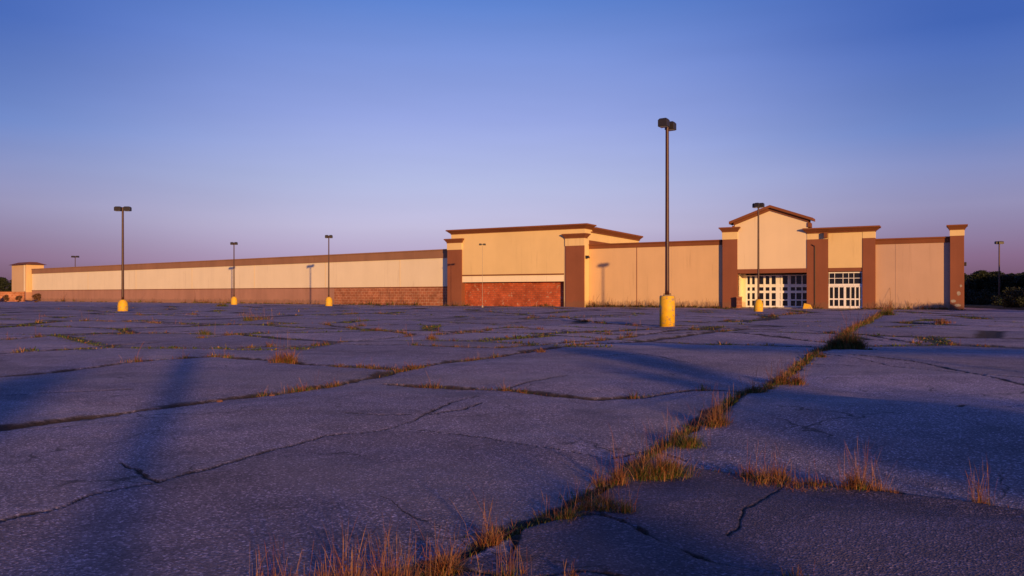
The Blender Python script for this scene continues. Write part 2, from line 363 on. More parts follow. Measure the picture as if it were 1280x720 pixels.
# foreground shade painted into the slab colour, strongest at the right front
def inside(poly, x, y):
    r_ = np.zeros(x.shape, bool)
    for (x0, y0), (x1, y1) in zip(poly, poly[1:]+poly[:1]):
        c_ = ((y0 > y) != (y1 > y)); 
        if y0 != y1: r_ ^= c_ & (x < (x1-x0)*(y-y0)/(y1-y0)+x0)
    return r_
SHADE_R = [G(*p) for p in [(640,672),(655,645),(690,634),(730,610),(768,583),(830,566),(850,566),(920,578),(1000,587),(1060,594),(1130,603),(1200,612),(1290,627),(1420,650),(1900,800),(1900,3000),(200,3000),(505,730),(560,690),(600,676)]]
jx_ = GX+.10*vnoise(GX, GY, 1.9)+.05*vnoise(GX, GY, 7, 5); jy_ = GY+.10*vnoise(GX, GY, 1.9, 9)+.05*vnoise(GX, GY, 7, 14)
at2 = me.attributes.new('fore_shade', 'FLOAT', 'POINT'); SHADE_L = [G(*p) for p in [(-900,800),(-60,656),(0,643),(60,632),(120,612),(190,598),(260,580),(330,562),(400,541),(440,537),(480,531),(600,537),(700,550),(790,562),(768,583),(730,602),(690,628),(640,643),(600,666),(560,682),(505,718),(300,3000),(-900,3000)]]
at2.data.foreach_set('value', np.append(np.maximum(inside(SHADE_R, jx_, jy_)*1.0, inside(SHADE_L, jx_, jy_)*.42), 0).astype(np.float32))
at3 = me.attributes.new('tone', 'FLOAT', 'POINT'); at3.data.foreach_set('value', np.append(cells(jx_, jy_, True), .5).astype(np.float32))
at = me.attributes.new('dirt', 'FLOAT', 'POINT'); at.data.foreach_set('value', np.append(D_, 0).astype(np.float32))
me.polygons.foreach_set('use_smooth', np.ones(len(me.polygons), bool))
m, Nn, Ll, b = newmat('weathered_asphalt', .9, .25)
v = objvec(Nn, Ll)
n1 = noise(Nn, Ll, .22, 5, v); n2 = noise(Nn, Ll, 1.4, 6, v, .65); n3 = noise(Nn, Ll, 38, 3, v, .7)
base = cramp(Nn, Ll, n1, [(.3, c3(.188, .156, .180)), (.5, c3(.260, .212, .245)), (.72, c3(.320, .256, .290))])
base = mixc(Nn, Ll, 1.0, base, cramp(Nn, Ll, n2, [(.3, g(.72)), (.55, g(1)), (.75, g(1.12))]), 'MULTIPLY')
vo = Nn.new('ShaderNodeTexVoronoi'); vo.inputs['Scale'].default_value = 68; Ll.new(v, vo.inputs['Vector'])
vc = Nn.new('ShaderNodeSeparateXYZ'); Ll.new(vo.outputs['Color'], vc.inputs[0])
agg = cramp(Nn, Ll, vc.outputs[0], [(0, g(.5)), (.5, g(.85)), (.8, g(1.15)), (.93, g(2.1)), (1, g(3.0))])
# the single stones can only be told apart close by; the wear of the surface is coarser
base = mixc(Nn, Ll, .8, base, agg, 'MULTIPLY')
base = mixc(Nn, Ll, .6, base, cramp(Nn, Ll, n3, [(.35, g(.55)), (.65, g(1.35))]), 'MULTIPLY')
# old stains and patched spots
st = cramp(Nn, Ll, noise(Nn, Ll, .55, 6, v, .6), [(.57, g(0)), (.66, g(.42))]); base = mixc(Nn, Ll, st, base, c3(.11, .10, .11))
st = cramp(Nn, Ll, noise(Nn, Ll, .12, 3, objvec(Nn, Ll, (1, 2.2, 1)), .5), [(.50, g(0)), (.54, g(.20))]); base = mixc(Nn, Ll, st, base, c3(.33, .29, .29))
# hairline map cracking
v2 = Nn.new('ShaderNodeTexVoronoi'); v2.feature = 'DISTANCE_TO_EDGE'; v2.inputs['Scale'].default_value = .55
wv = Nn.new('ShaderNodeMapping'); Ll.new(v, wv.inputs[0])
wn = Nn.new('ShaderNodeTexNoise'); wn.inputs['Scale'].default_value = 2.2; wn.inputs['Detail'].default_value = 5; Ll.new(v, wn.inputs['Vector'])
va = Nn.new('ShaderNodeVectorMath'); va.operation = 'MULTIPLY_ADD'; Ll.new(wn.outputs['Color'], va.inputs[0]); va.inputs[1].default_value = (.9, .9, 0); Ll.new(wv.outputs[0], va.inputs[2])
Ll.new(va.outputs[0], v2.inputs['Vector'])
hair = cramp(Nn, Ll, v2.outputs['Distance'], [(.004, g(.75)), (.012, g(0))])
hm = cramp(Nn, Ll, noise(Nn, Ll, .35, 2, v), [(.52, g(0)), (.6, g(1))]); hair = mixc(Nn, Ll, 1.0, hair, hm, 'MULTIPLY')
base = mixc(Nn, Ll, hair, base, c3(.035, .03, .03))
atn = Nn.new('ShaderNodeAttribute'); atn.attribute_name = 'dirt'
ts_ = Nn.new('ShaderNodeAttribute'); ts_.attribute_name = 'tone'
base = mixc(Nn, Ll, 1.0, base, cramp(Nn, Ll, ts_.outputs['Fac'], [(0, g(.86)), (1, g(1.14))]), 'MULTIPLY')
to_ = Nn.new('ShaderNodeAttribute'); to_.attribute_name = 'fore_shade'
base = mixc(Nn, Ll, to_.outputs['Fac'], base, c3(.40, .385, .44), 'MULTIPLY')  # multiplies the painted foreground shade into the asphalt colour
soil = cramp(Nn, Ll, n3, [(.3, c3(.018, .014, .012)), (.7, c3(.055, .038, .028))])
base = mixc(Nn, Ll, atn.outputs['Fac'], base, soil)
Ll.new(base, b.inputs['Base Color'])
hs = Nn.new('ShaderNodeMath'); hs.operation = 'ADD'; Ll.new(n3, hs.inputs[0]); Ll.new(vo.outputs['Distance'], hs.inputs[1])
bump(Nn, Ll, b, hs.outputs[0], .55, .012)
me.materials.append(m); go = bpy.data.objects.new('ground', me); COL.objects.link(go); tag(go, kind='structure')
def gh(x, y): return float(ground(np.array([x]), np.array([y]))[0][0])

# grassy verge outside the lot on the right
def sheet(name, pts, z, mat):
    bm = bmesh.new(); bm.faces.new([bm.verts.new((x, y, z)) for x, y in pts]); me = bpy.data.meshes.new(name); bm.to_mesh(me); bm.free()
    me.materials.append(mat); o = bpy.data.objects.new(name, me); COL.objects.link(o); return tag(o, kind='structure')
VM = plain('verge_soil', (.035, .034, .02), .95, .1, .5, .8)
sheet('verge', [(49.5,70),(56,62),(300,40),(900,300),(900,1400),(120,1400),(66,128),(60,112)], .006, VM)
sheet('field', [(-900,150),(-215,262),(-130,240),(-30,260),(-30,1400),(-900,1400)], .006, VM)

# ------------------------------------------------------------------ the store
NX, NY = math.sin(R(29.3)), math.cos(R(29.3))           # into the building
RX, RY = NY, -NX                                        # along the front, to the right
OZ = 95.0; OX = (902-CX)/F*OZ
def ray(px, q):                   # depth of the ray through column px where it meets the plane q metres in front of the facade
    return (OX*NX+OZ*NY-q)/((px-CX)/F*NX+NY)
def S(px, q=0.0):
    z = ray(px, q); return ((px-CX)/F*z-OX)*RX+(z-OZ)*RY
def HT(py, px, q=0.0): return CH+(HY-py)*ray(px, q)/F
store = empty('store_building', (OX, OZ, 0), -R(29.3))
tag(store, 'long abandoned cream and brown big box store with a gabled entrance', 'building')
def P(mb, name, mat, bevel=0.0, xf=None, parent=None): return mb.build(name, M[mat] if isinstance(mat, str) else mat, parent or store, bevel, xf)
# local frame: x along the front to the right, y = -q (into the building is +)
sBL, sBR = S(564, 1.35), S(731, 1.35)       # raised volume
sE0, sE1 = S(903, .5), S(1094, .5)        # entrance block
sR1 = S(1205, .5)
H0 = 8.25; HR = 7.75
# middle wing between the raised volume and the entrance
w = MB(); w.box(sBR+.02, sE0, 0, 40, -.4, H0-.62); P(w, 'wall', 'tan')
w = MB(); w.box(sBR+.02, sE0, -.06, 40, H0-.62, H0-.2); w.flare(sBR+.02, sE0, -.06, 40, H0-.2, H0, 0, .0); w.box(sBR+.02, sE0, -.16, 40, H0-.14, H0+.02); P(w, 'coping', 'coping', .015)
for px in (796,): 
    w = MB(); w.box(S(px)-.04, S(px)+.04, -.025, 0.0, .0, H0-.62); P(w, 'expansion_joint', 'brown')
w = MB(); w.box(S(840)-.03, S(840)+.03, -.012, 0.0, 0, H0-.62); P(w, 'expansion_joint', 'tan')
# right wing
w = MB(); w.box(sE1, sR1-.6, 0, 40, -.4, HR-.62); P(w, 'wall', 'rose')
w = MB(); w.box(sE1, sR1-.6, -.06, 40, HR-.62, HR); w.box(sE1, sR1-.6, -.15, 40, HR-.15, HR+.02); P(w, 'coping', 'coping', .015)
w = MB(); w.box(S(1120)-.03, S(1120)+.03, -.02, 0, 0, HR-.62); P(w, 'expansion_joint', 'rose')

def pier(x0, x1, q, y1, hs, hc, ht, g1=.32, shaft='brown', q0=None):
    """shaft up to hs, cream band to hc, flared cap to ht"""
    a = MB(); a.box(x0, x1, -q, y1, -.4, hs); p = P(a, 'pier', shaft, .02)
    a = MB(); a.box(x0-.03, x1+.03, -q-.03, y1, hs, hc); P(a, 'pier_band', 'cream', .01)
    h = ht-hc; a = MB(); a.box(x0-.08, x1+.08, -q-.08, y1+.08, hc, hc+h*.22); a.flare(x0, x1, -q, y1, hc+h*.22, hc+h*.74, .10, g1); a.box(x0-g1-.05, x1+g1+.05, -q-g1-.05, y1+g1+.05, hc+h*.74, ht)
    P(a, 'pier_cap', 'coping', .01); return p
# raised volume left of the middle
BT = 10.85; q = 1.35
x0, x1 = sBL, sBR
RX1 = S(700, .3)                          # right end of the brick recess
w = MB(); w.box(x0, x1, -q, 19, 4.42, BT-.62); w.box(x0, S(577, q), -q, 19, -.4, 4.42); w.box(S(705, q), x1, -q, 19, -.4, 4.42); w.box(S(577, q), S(705, q), .4, 19, -.4, 4.42); P(w, 'wall', 'cream')
w = MB(); w.box(S(577, q)-.02, S(705, q)+.02, -q-.05, -q+.3, 4.24, 4.42); P(w, 'string_course', 'coping')
w = MB(); w.box(S(577, q), S(705, q), -q+.02, .39, 3.36, 4.24); P(w, 'lintel', 'pale')
w = MB(); w.box(S(577, q)+.0, S(705, q)-.0, -q+.75, .39, -.3, 3.36); P(w, 'brick_panel', 'redbrick')
h = .62; w = MB(); w.box(x0-.06, x1+.06, -q-.06, .6, BT-h, BT-h+.12); w.flare(x0, x1, -q, .6, BT-h+.12, BT-.16, .10, .50); w.box(x0-.58, x1+.58, -q-.58, 1.18, BT-.16, BT+.03); P(w, 'cornice', 'coping', .01)
h = .75; w = MB(); w.box(x0+.1, x1+.12, .6, 19.1, BT-h-.25, BT-h-.1); w.flare(x0+.1, x1, 1.3, 19, BT-h-.1, BT-.46, .10, .46); w.box(x0, x1+.50, 1.3, 19.58, BT-.46, BT-.24); P(w, 'side_cornice', 'coping', .01)
w = MB(); w.box(x1, x1+.05, .0, 19, H0+.02, H0+.55); P(w, 'roof_flashing', 'coping')
pier(S(559, 1.5), S(577, 1.5), 1.5, -.6, 8.03, 9.0, 9.62)
pier(S(706.5, 1.5), S(731, 1.5)-.1, 1.5, -.6, 8.03, 9.0, 9.62)
# security light on the pier of the raised volume
w = MB(); w.box(x1-.12, x1+.42, -1.2, -.95, 6.55, 6.72); w.box(x1+.15, x1+.5, -1.35, -.85, 6.35, 6.6); P(w, 'wall_light', 'headm', .02)

# gabled entrance
gl, gr_, gq = S(919, .25), S(1009.5, .42), .42
ze, za = 9.95, 11.45
gm = (gl+gr_)/2
w = MB(); w.prism([(gl, 4.62), (gr_, 4.62), (gr_, ze), (gm, za), (gl, ze)], -gq, 1.5); P(w, 'wall', stucco('entrance_cream', (.82, .66, .44), .05, .05))
w = MB(); ov = .62; k = (za-ze)/(gm-gl)
def gcop(mb, t0, t1, gro, y0):
    pl = [(gl-gro, ze-k*gro+t0), (gm, za+t0), (gr_+gro, ze-k*gro+t0), (gr_+gro, ze-k*gro+t1), (gm, za+t1), (gl-gro, ze-k*gro+t1)]
    n = len(pl); bm = mb.bm
    a = [bm.verts.new((x, y0, z)) for x, z in pl]; b2 = [bm.verts.new((x, 1.0, z)) for x, z in pl]
    for q4 in ((0,1,4,5), (1,2,3,4)):
        bm.faces.new([a[i] for i in q4]); bm.faces.new([b2[i] for i in q4][::-1])
    for i in range(n): bm.faces.new((a[i], b2[i], b2[(i+1) % n], a[(i+1) % n]))
gcop(w, -.02, .30, .12, -gq-.12); gcop(w, .30, .62, ov, -gq-.42); P(w, 'gable_cornice', 'coping')
for sx_, xe in ((-1, gl), (1, gr_)):
    w = MB(); w.box(xe+sx_*.004, xe+sx_*.30, -gq-.14, .9, ze-.62, ze-.10)
    P(w, 'eave_bracket', 'coping', .02)
w = MB(); w.box(S(922, gq), S(1008.5, gq), -gq-.06, .3, 4.12, 4.62); P(w, 'entrance_beam', 'brown', .01)
w = MB(); w.box(S(922, gq), S(1008.5, gq), .3, 2.6, 4.12, 4.5); P(w, 'soffit', 'coping')
eL, eR = 2.0, 9.85
for xa in (eL-.3, eR):
    w = MB(); w.box(xa, xa+.3, -.1, 2.2, -.3, 4.2); P(w, 'entrance_jamb', 'pale')
w = MB(); w.box(eL-.3, eR+.3, 2.35, 9, -.3, 4.5); P(w, 'entrance_back_wall', 'dark')
w = MB(); w.box(eL+.01, eR-.01, -.9, 2.3, -.2, .07); P(w, 'threshold', 'conc', .01)

def storefront(x0, x1, y, cols, rows, name, fw=.16, wide=(), zb=.07):
    """painted frame with one pane per opening; rows: list of (z0,z1) openings"""
    fr = MB(); zt = rows[-1][1]+.12
    zs = [zb]+[v for r_ in rows for v in r_]+[zt]
    for a, b2 in zip(zs[0::2], zs[1::2]): fr.box(x0, x1, y, y+.14, a, b2) if b2-a > .01 else None
    n = len(cols)
    for i, c in enumerate(cols):
        ww = fw*(1.9 if i in wide else 1)
        fr.box(max(x0, c-ww/2), min(x1, c+ww/2), y-.012, y+.152, zb, zt+.004)
    f = P(fr, name, 'white', .008)
    for a, b2 in zip(cols, cols[1:]):
        for z0, z1 in rows:
            p_ = MB(); p_.box(a+.03, b2-.03, y+.06, y+.09, z0-.02, z1+.02); P(p_, 'glass_pane', 'glass', parent=f)
    return f
rows1 = [(.25, .88), (1.02, 1.78), (2.06, 2.48), (2.84, 3.84)]
c1 = [eL+.5, eL+1.05, eL+1.75, eL+2.65, eL+3.35, eL+4.2, eL+4.62, eL+5.45]
storefront(eL+.42, eL+5.55, 2.0, c1, rows1, 'storefront_frame', .25, (2, 5))
c2 = [eL+5.62, eL+6.25, eL+6.95, eR-.1]
storefront(eL+5.56, eR-.02, 2.02, c2, rows1, 'side_light_frame', .13)
w = MB(); w.box(eL, eL+.43, 2.0, 2.3, 0, 4.12); P(w, 'entrance_jamb', 'pale')
b0, b1 = 12.16, 15.69
w = MB(); w.box(b0, b1, -.44, .4, 4.6, 9.0-.46); P(w, 'wall', 'cream')
w = MB(); w.box(b0, b1, -.40, .2, 4.18, 4.6); P(w, 'entrance_beam', 'brown', .01)
w = MB(); w.box(b0, b1, .45, 9, -.3, 4.6); P(w, 'entrance_back_wall', 'dark')
w = MB(); w.box(b0, b1, -.3, .45, -.2, .07); P(w, 'threshold', 'conc', .01)
cc = [b0+.06+(b1-b0-.12)*i/7 for i in range(8)]
storefront(b0, b1, -.25, [cc[0], cc[1], cc[2]+.06, cc[3]+.2, cc[4]+.3, cc[5]+.3, cc[6]+.25, cc[7]], [(.30, 1.0), (1.16, 2.42)], 'storefront_frame', .13, (3,))
storefront(b0, b1, -.235, [cc[0], cc[1]+.1, cc[3], cc[4]+.1, cc[5]+.15, cc[7]], [(2.8, 3.4), (3.46, 4.0)], 'transom_frame', .05, zb=2.56)
# piers of the entrance block
pier(.22, 2.0, .5, .6, 8.22, 9.1, 9.68)
a = MB(); a.box(9.85, 12.14, -.5, 9, -.4, 7.9); P(a, 'pier', 'brown', .02)
a = MB(); a.box(15.71, 17.0, -.5, 9, -.4, 7.85); P(a, 'pier', 'brown', .02)
for xa, xb in ((9.88, 12.1), (15.72, 16.99)):
    a = MB(); a.box(xa, xb, -.47, .4, 7.9 if xa < 12 else 7.85, 8.56); P(a, 'pier_band', 'cream', .01)
a = MB(); a.box(9.86, 17.04, -.54, .5, 8.56, 8.70); a.flare(9.9, 17.0, -.5, .4, 8.70, 9.0, .10, .42); a.box(9.45, 17.5, -1.0, .9, 9.0, 9.17); P(a, 'cornice', 'coping', .01)
a = MB(); a.box(11.75, 12.1, -1.0, -.5, 8.0, 8.62); P(a, 'bracket', 'coping', .02)
a = MB(); a.tube((10.75, -.56, 7.1), (10.75, -.56, .4), .05, .05); a.tube((10.4, -.56, 7.3), (10.75, -.56, 7.1), .05, .05); P(a, 'downpipe', 'bronze')
pier(24.2, 25.5, .5, .6, 7.78, 8.4, 8.94, .28)
# pale, flaked lower part of the end pier, electrical box, hose bib
for k_, (xa, za_, wa, ha) in enumerate([(24.5, .9, .5, .35), (25.0, 1.7, .35, .5), (24.9, .45, .6, .3), (25.2, 2.5, .22, .3)]):
    a = MB(); a.prism([(xa-wa/2, za_), (xa-wa*.2, za_-ha*.5), (xa+wa*.45, za_-ha*.3), (xa+wa*.5, za_+ha*.2), (xa+wa*.1, za_+ha*.5), (xa-wa*.4, za_+ha*.35)], -.506, -.5); P(a, 'bare_patch', 'conc')
a = MB(); a.box(25.5, 25.72, -.2, .1, 4.6, 5.0); P(a, 'wall_light', 'headm', .02)

# long left wing: starts at the raised volume and bends back a little
jx, jz = (557-CX)/F*ray(557, 0), ray(557, 0)
A2 = R(52.8); UX, UY = -math.sin(A2), math.cos(A2)           # along the wing to the left
VX, VY = math.cos(A2), math.sin(A2)                          # into the wing
ca_, sa_ = math.cos(R(29.3)), math.sin(R(29.3))
def wing(co):                      # (distance along to the left, depth, z) -> store's local frame
    X = jx+co.x*UX+co.y*VX; Y = jz+co.x*UY+co.y*VY; dx, dy = X-OX, Y-OZ
    return Vector((dx*RX+dy*RY, dx*NX+dy*NY, co.z))
def WT(px):                        # distance along the wing seen at column px
    k2 = (px-CX)/F; return (k2*jz-jx)/(UX-k2*UY)
wl = WT(40)
w = MB(); w.box(-1.2, wl, 0, 40, 2.72, H0-1.25); P(w, 'wall', 'pale', xf=wing)
w = MB(); w.box(-1.2, wl, -.10, 40, H0-1.25, H0); w.box(-1.2, wl, -.18, 40, H0-.14, H0+.03); P(w, 'coping', stucco('coping_light_brown', (.36, .19, .11), .12, .1), xf=wing)
w = MB(); w.box(-1.2, WT(418), -.04, 40, -.4, 2.72); P(w, 'block_base', 'block', xf=wing)
w = MB(); w.box(WT(418), wl, -.035, 40, -.4, 2.72); P(w, 'painted_base', 'terra', xf=wing)
w = MB(); w.box(-1.2, wl, -.09, 0, 2.68, 2.80); P(w, 'string_course', 'coping', xf=wing)
for px in (500, 407, 318, 240, 170, 110): 
    w = MB(); w.box(WT(px)-.04, WT(px)+.04, -.02, 0, 2.8, H0-1.25); P(w, 'expansion_joint', 'cream', xf=wing)
t0, t1 = WT(39), WT(21)
w = MB(); w.box(t0, t1, -1.2, 3, -.4, 9.4); P(w, 'tower', 'tan', xf=wing)
w = MB(); w.hexa([(t0-.6,-1.8,9.4),(t1+.6,-1.8,9.4),(t1+.6,3.6,9.4),(t0-.6,3.6,9.4)], [(t0+1,0,10.1),(t1-1,0,10.1),(t1-1,1.8,10.1),(t0+1,1.8,10.1)]); P(w, 'tower_roof', 'coping', xf=wing)
w = MB(); w.box(t0-.05, t1+.05, -1.26, 3.05, -.3, 2.3); P(w, 'painted_base', 'terra', xf=wing)
w = MB(); w.box(t0+.6, t0+1.3, -1.26, -1.2, 2.6, 9.3); P(w, 'pilaster', 'pale', xf=wing)

# low block wall and rubble at the far left
XL = lambda px, z: (px-CX)/F*z
w = MB(); w.box(XL(-60,186), XL(30,186), 186, 186.4, -.4, 2.2); w.box(XL(-60,186), XL(30,186), 185.9, 186.5, 2.2, 2.35)
o = w.build('block_wall', M['block']); tag(o, 'low tan block wall at the far left end of the store', 'wall')

# ------------------------------------------------------------------ lamps
def ribbed_base(h, r, taper):
    a = MB()
    if taper: a.lathe([(r*1.0, -.3), (r*1.02, h*.25), (r, h*.55), (r*.86, h*.78), (r*.55, h*.95), (r*.34, h)], 28)
    else: a.lathe([(r, -.3), (r, h-.03), (r-.03, h), (r*.55, h+.0)], 36)
    return a
def lamp(px, z, H, heads, hd, base='cyl', pr=.095, lab='', pole='bronze', hs=(.56, .56, .36), bh=1.45, br=.36, name='street_lamp', group='lamp posts standing on the lot', X=None):
    X = XL(px, z) if X is None else X
    t = empty(name, (X, z, gh(X, z))); t.rotation_euler = (0, 0, random.uniform(-.1, .1)*0)
    tag(t, lab, 'street lamp', group)
    bm = ribbed_base(bh, br, base == 'tap'); bo = bm.build('base', M['grey' if pole == 'grey' else 'yellow'], t, smooth=True)
    if base == 'cyl':
        a = MB(); a.lathe([(br*.93, bh+.002), (br*.93, bh+.02)], 36); a.build('base_top', M['conc'], t)
        a = MB(); a.box(-.17, .17, -.17, .17, bh+.02, bh+.06)
        for i in (-1, 1):
            for j in (-1, 1): a.tube((i*.13, j*.13, bh+.06), (i*.13, j*.13, bh+.14), .015, .015, 6)
        a.build('anchor_plate', M[pole], t)
    a = MB(); n = 12
    a.lathe([(pr, bh), (pr*.98, bh+.3), (pr*.78, H-.05), (pr*.78, H)], 14); a.build('pole', M[pole], t, smooth=True)
    a = MB(); a.box(-.06, .06, -.028, .028, .9+bh, 1.25+bh)
    for k_, (ang_, reach) in enumerate(heads):
        a = MB(); dx, dy = math.cos(ang_), math.sin(ang_)
        a.tube((0, 0, H-.12), (dx*(reach-hs[0]/2+.04), dy*(reach-hs[0]/2+.04), H-.12), .035, .035, 8); a.build('arm', M['headm'], t)
        a = MB(); hx_, hy_, hz_ = hs[0]/2, hs[1]/2, hs[2]
        a.hexa([(-hx_,-hy_,-hz_*.55),(hx_,-hy_,-hz_*.55),(hx_,hy_,-hz_*.55),(-hx_,hy_,-hz_*.55)], [(-hx_,-hy_,hz_*.25),(hx_,-hy_,hz_*.25),(hx_,hy_,hz_*.25),(-hx_,hy_,hz_*.25)])
        a.hexa([(-hx_,-hy_,hz_*.25),(hx_,-hy_,hz_*.25),(hx_,hy_,hz_*.25),(-hx_,hy_,hz_*.25)], [(-hx_*.7,-hy_*.7,hz_*.45),(hx_*.7,-hy_*.7,hz_*.45),(hx_*.7,hy_*.7,hz_*.45),(-hx_*.7,hy_*.7,hz_*.45)])
        ho = a.build('lamp_head', M['headm'], t, .012); ho.location = (dx*reach, dy*reach, H-.12); ho.rotation_euler = (0, 0, ang_)
        a = MB(); a.box(-hx_*.8, hx_*.8, -hy_*.8, hy_*.8, -hz_*.60, -hz_*.56); a.build('lens', M['lens'], ho)
    return t
PI = math.pi
lamp(834, 38.2, 10.0, [(PI+1.0, .44), (1.0, .44)], .5, 'cyl', .105, 'nearest and tallest lamp post, dark pole in a fat yellow cylinder base', bh=1.48, br=.37, hs=(.40, .46, .40))
lamp(153.5, 75, 9.95, [(PI, .44), (0, .44)], .5, 'tap', .12, 'lamp post in front of the long cream wing, nearest on the left of the lot', hs=(.62, .45, .42), bh=1.1, br=.46)
lamp(411, 111, 10.0, [(PI, .30), (0, .30)], .5, 'tap', .10, 'dark lamp post standing before the terracotta block base of the cream wing', hs=(.42, .4, .42), bh=1.3, br=.5)
lamp(292.5, 126, 10.0, [(PI, .32), (0, .32)], .5, 'tap', .10, 'thin lamp post before the middle of the cream wing, with a small yellow base', hs=(.44, .4, .42), bh=1.3, br=.5)
lamp(948, 73, 10.05, [(PI-.6, .3), (-.6, .3), (.9, .3), (PI+.9, .3)], .5, 'tap', .10, 'lamp post with a cluster of heads standing before the gabled entrance', hs=(.42, .42, .4), bh=1.15, br=.42)
lamp(603, 99, 8.1, [(PI, .26), (0, .26)], .5, 'tap', .024, 'slim pale grey lamp post before the red brick panel', pole='grey', hs=(.34, .3, .22), bh=.3, br=.12)
lamp(1249, 124, 10.0, [(PI, .36), (0, .36), (1.4, .3), (PI+1.4, .3)], .5, 'tap', .12, 'lamp post standing in front of the dark tree line right of the store', hs=(.5, .5, .42), bh=1.2, br=.5)
lamp(94, 232, 13.1, [(PI, .62), (0, .62)], .5, 'tap', .13, 'lamp post behind the far cream wing with only its heads above the roof', hs=(.9, .6, .5), bh=1.2, br=.5)

# yellow bollard and kerb block by the entrance
def localpt(s_, q_): return (OX+s_*RX-q_*NX, OZ+s_*RY-q_*NY)
bx_, by_ = localpt(9.9, 1.6)
a = MB(); a.hexa([(-.55,-.25,-.1),(.55,-.25,-.1),(.55,.25,-.1),(-.55,.25,-.1)], [(-.40,-.18,.62),(.30,-.18,.45),(.30,.18,.45),(-.40,.18,.62)]); o = a.build('kerb_block', M['yellow'], bevel=.05); o.location = (bx_+.1, by_-.4, 0); o.rotation_euler = (0, 0, -.4); tag(o, 'stubby yellow kerb block at the foot of the brown pier right of the gable', 'kerb block')
# low orange cabinet by the left entrance pier
px_, py_ = localpt(2.35, 1.0)
a = MB(); a.box(-.28, .28, -.2, .2, 0, 1.25); a.box(-.32, .32, -.24, .24, 1.25, 1.35); a.box(-.22, .22, -.215, -.2, .2, 1.1); o = a.build('cabinet', M['block'], bevel=.01); o.location = (px_, py_, 0); o.rotation_euler = (0, 0, -R(29.3)); tag(o, 'small rusty orange cabinet beside the left pier of the gabled entrance', 'cabinet')

# ------------------------------------------------------------------ grass and weeds
def blades(px, py, pz, h, w, lean, az, mat, seed=None):
    """arrays -> vertices and faces of bent tapering blades"""
    n = len(px); dx, dy = np.cos(az), np.sin(az); sx_, sy_ = -np.sin(az+RNG.uniform(-1, 1, n)), np.cos(az+RNG.uniform(-1, 1, n))
    V = np.zeros((n, 7, 3))
    for k_, (tt, ww) in enumerate(((0, 1), (.45, .8), (.8, .45))):
        off = lean*h*tt**1.8; zz = h*tt*(1-.25*(lean*tt)**2)
        for s_, sg in ((0, -1), (1, 1)):
            V[:, k_*2+s_, 0] = px+dx*off+sg*sx_*w*ww/2; V[:, k_*2+s_, 1] = py+dy*off+sg*sy_*w*ww/2; V[:, k_*2+s_, 2] = pz+zz
    V[:, 6, 0] = px+dx*lean*h; V[:, 6, 1] = py+dy*lean*h; V[:, 6, 2] = pz+h*(1-.25*lean**2)
    if seed is not None:            # seed heads: the blade widens again near its top
        V[:, 4, :] = V[:, 6, :]*.2+V[:, 4, :]*.8; V[:, 5, :] = V[:, 6, :]*.2+V[:, 5, :]*.8
        d = V[:, 5, :]-V[:, 4, :]; V[:, 4, :] -= d*seed[:, None]; V[:, 5, :] += d*seed[:, None]
    i = np.arange(n)[:, None]*7
    q1 = i+np.array([[0, 1, 3, 2]]); q2 = i+np.array([[2, 3, 5, 4]]); t1_ = i+np.array([[4, 5, 6]])
    return V.reshape(-1, 3), q1, q2, t1_, mat
class Grass:
    def __init__(s): s.V = []; s.F = []; s.m = []; s.n = 0
    def add(s, *a, **k):
        V, q1, q2, t, mat = blades(*a, **k); s.V.append(V)
        s.F += (np.vstack([q1, q2])+s.n).tolist()+(t+s.n).tolist(); s.m += list(mat)*3; s.n += len(V)
    def build(s, name):
        me = bpy.data.meshes.new(name); me.from_pydata(np.vstack(s.V).tolist(), [], s.F)
        for mt in GR: me.materials.append(mt)
        me.polygons.foreach_set('material_index', np.array(s.m, np.int32)); me.update()
        o = bpy.data.objects.new(name, me); COL.objects.link(o); return o
def U(a, b_, n): return RNG.uniform(a, b_, n)
def patch(gs, cx, cy, n, r, h, green=.5, tall=0.0, w=.006, base=None, ell=1.0, ea=0.0):
    n = int(n)
    if n <= 0: return
    rr = r*np.abs(RNG.normal(0, .5, n)); aa = U(0, 2*PI, n); ox, oy = rr*np.cos(aa)*ell, rr*np.sin(aa)
    X = cx+ox*math.cos(ea)-oy*math.sin(ea); Y = cy+ox*math.sin(ea)+oy*math.cos(ea)
    hh = h*U(.35, 1.0, n)*(1-.5*np.clip(rr/r, 0, 1)); Z = ground(X, Y)[0]-.012
    mt = np.where(U(0, 1, n) < green, np.where(U(0, 1, n) < .6, 0, 1), np.where(U(0, 1, n) < .6, 2, 3))
    # dry blades stand toward the outside and top, green ones low in the heart
    hh = np.where(mt >= 2, hh*1.15, hh*.8)
    gs.add(X-(base[0] if base else 0), Y-(base[1] if base else 0), Z-(base[2] if base else 0), hh, w*U(.6, 1.4, n), np.where(U(0, 1, n) < .3, U(.9, 1.7, n), U(.15, .9, n)), np.where(U(0,1,n) < .5, aa, U(0, 2*PI, n)), mt)
    k_ = int(n*tall)
    if k_:
        X = cx+r*.5*RNG.normal(0, 1, k_); Y = cy+r*.4*RNG.normal(0, 1, k_)
        gs.add(X-(base[0] if base else 0), Y-(base[1] if base else 0), ground(X, Y)[0]-.01-(base[2] if base else 0), h*U(1.0, 2.3, k_), w*.5*np.ones(k_), U(.0, .55, k_), U(0, 2*PI, k_), np.where(U(0, 1, k_) < .5, 2, 3), seed=U(.4, 1.3, k_))
gs = Grass()
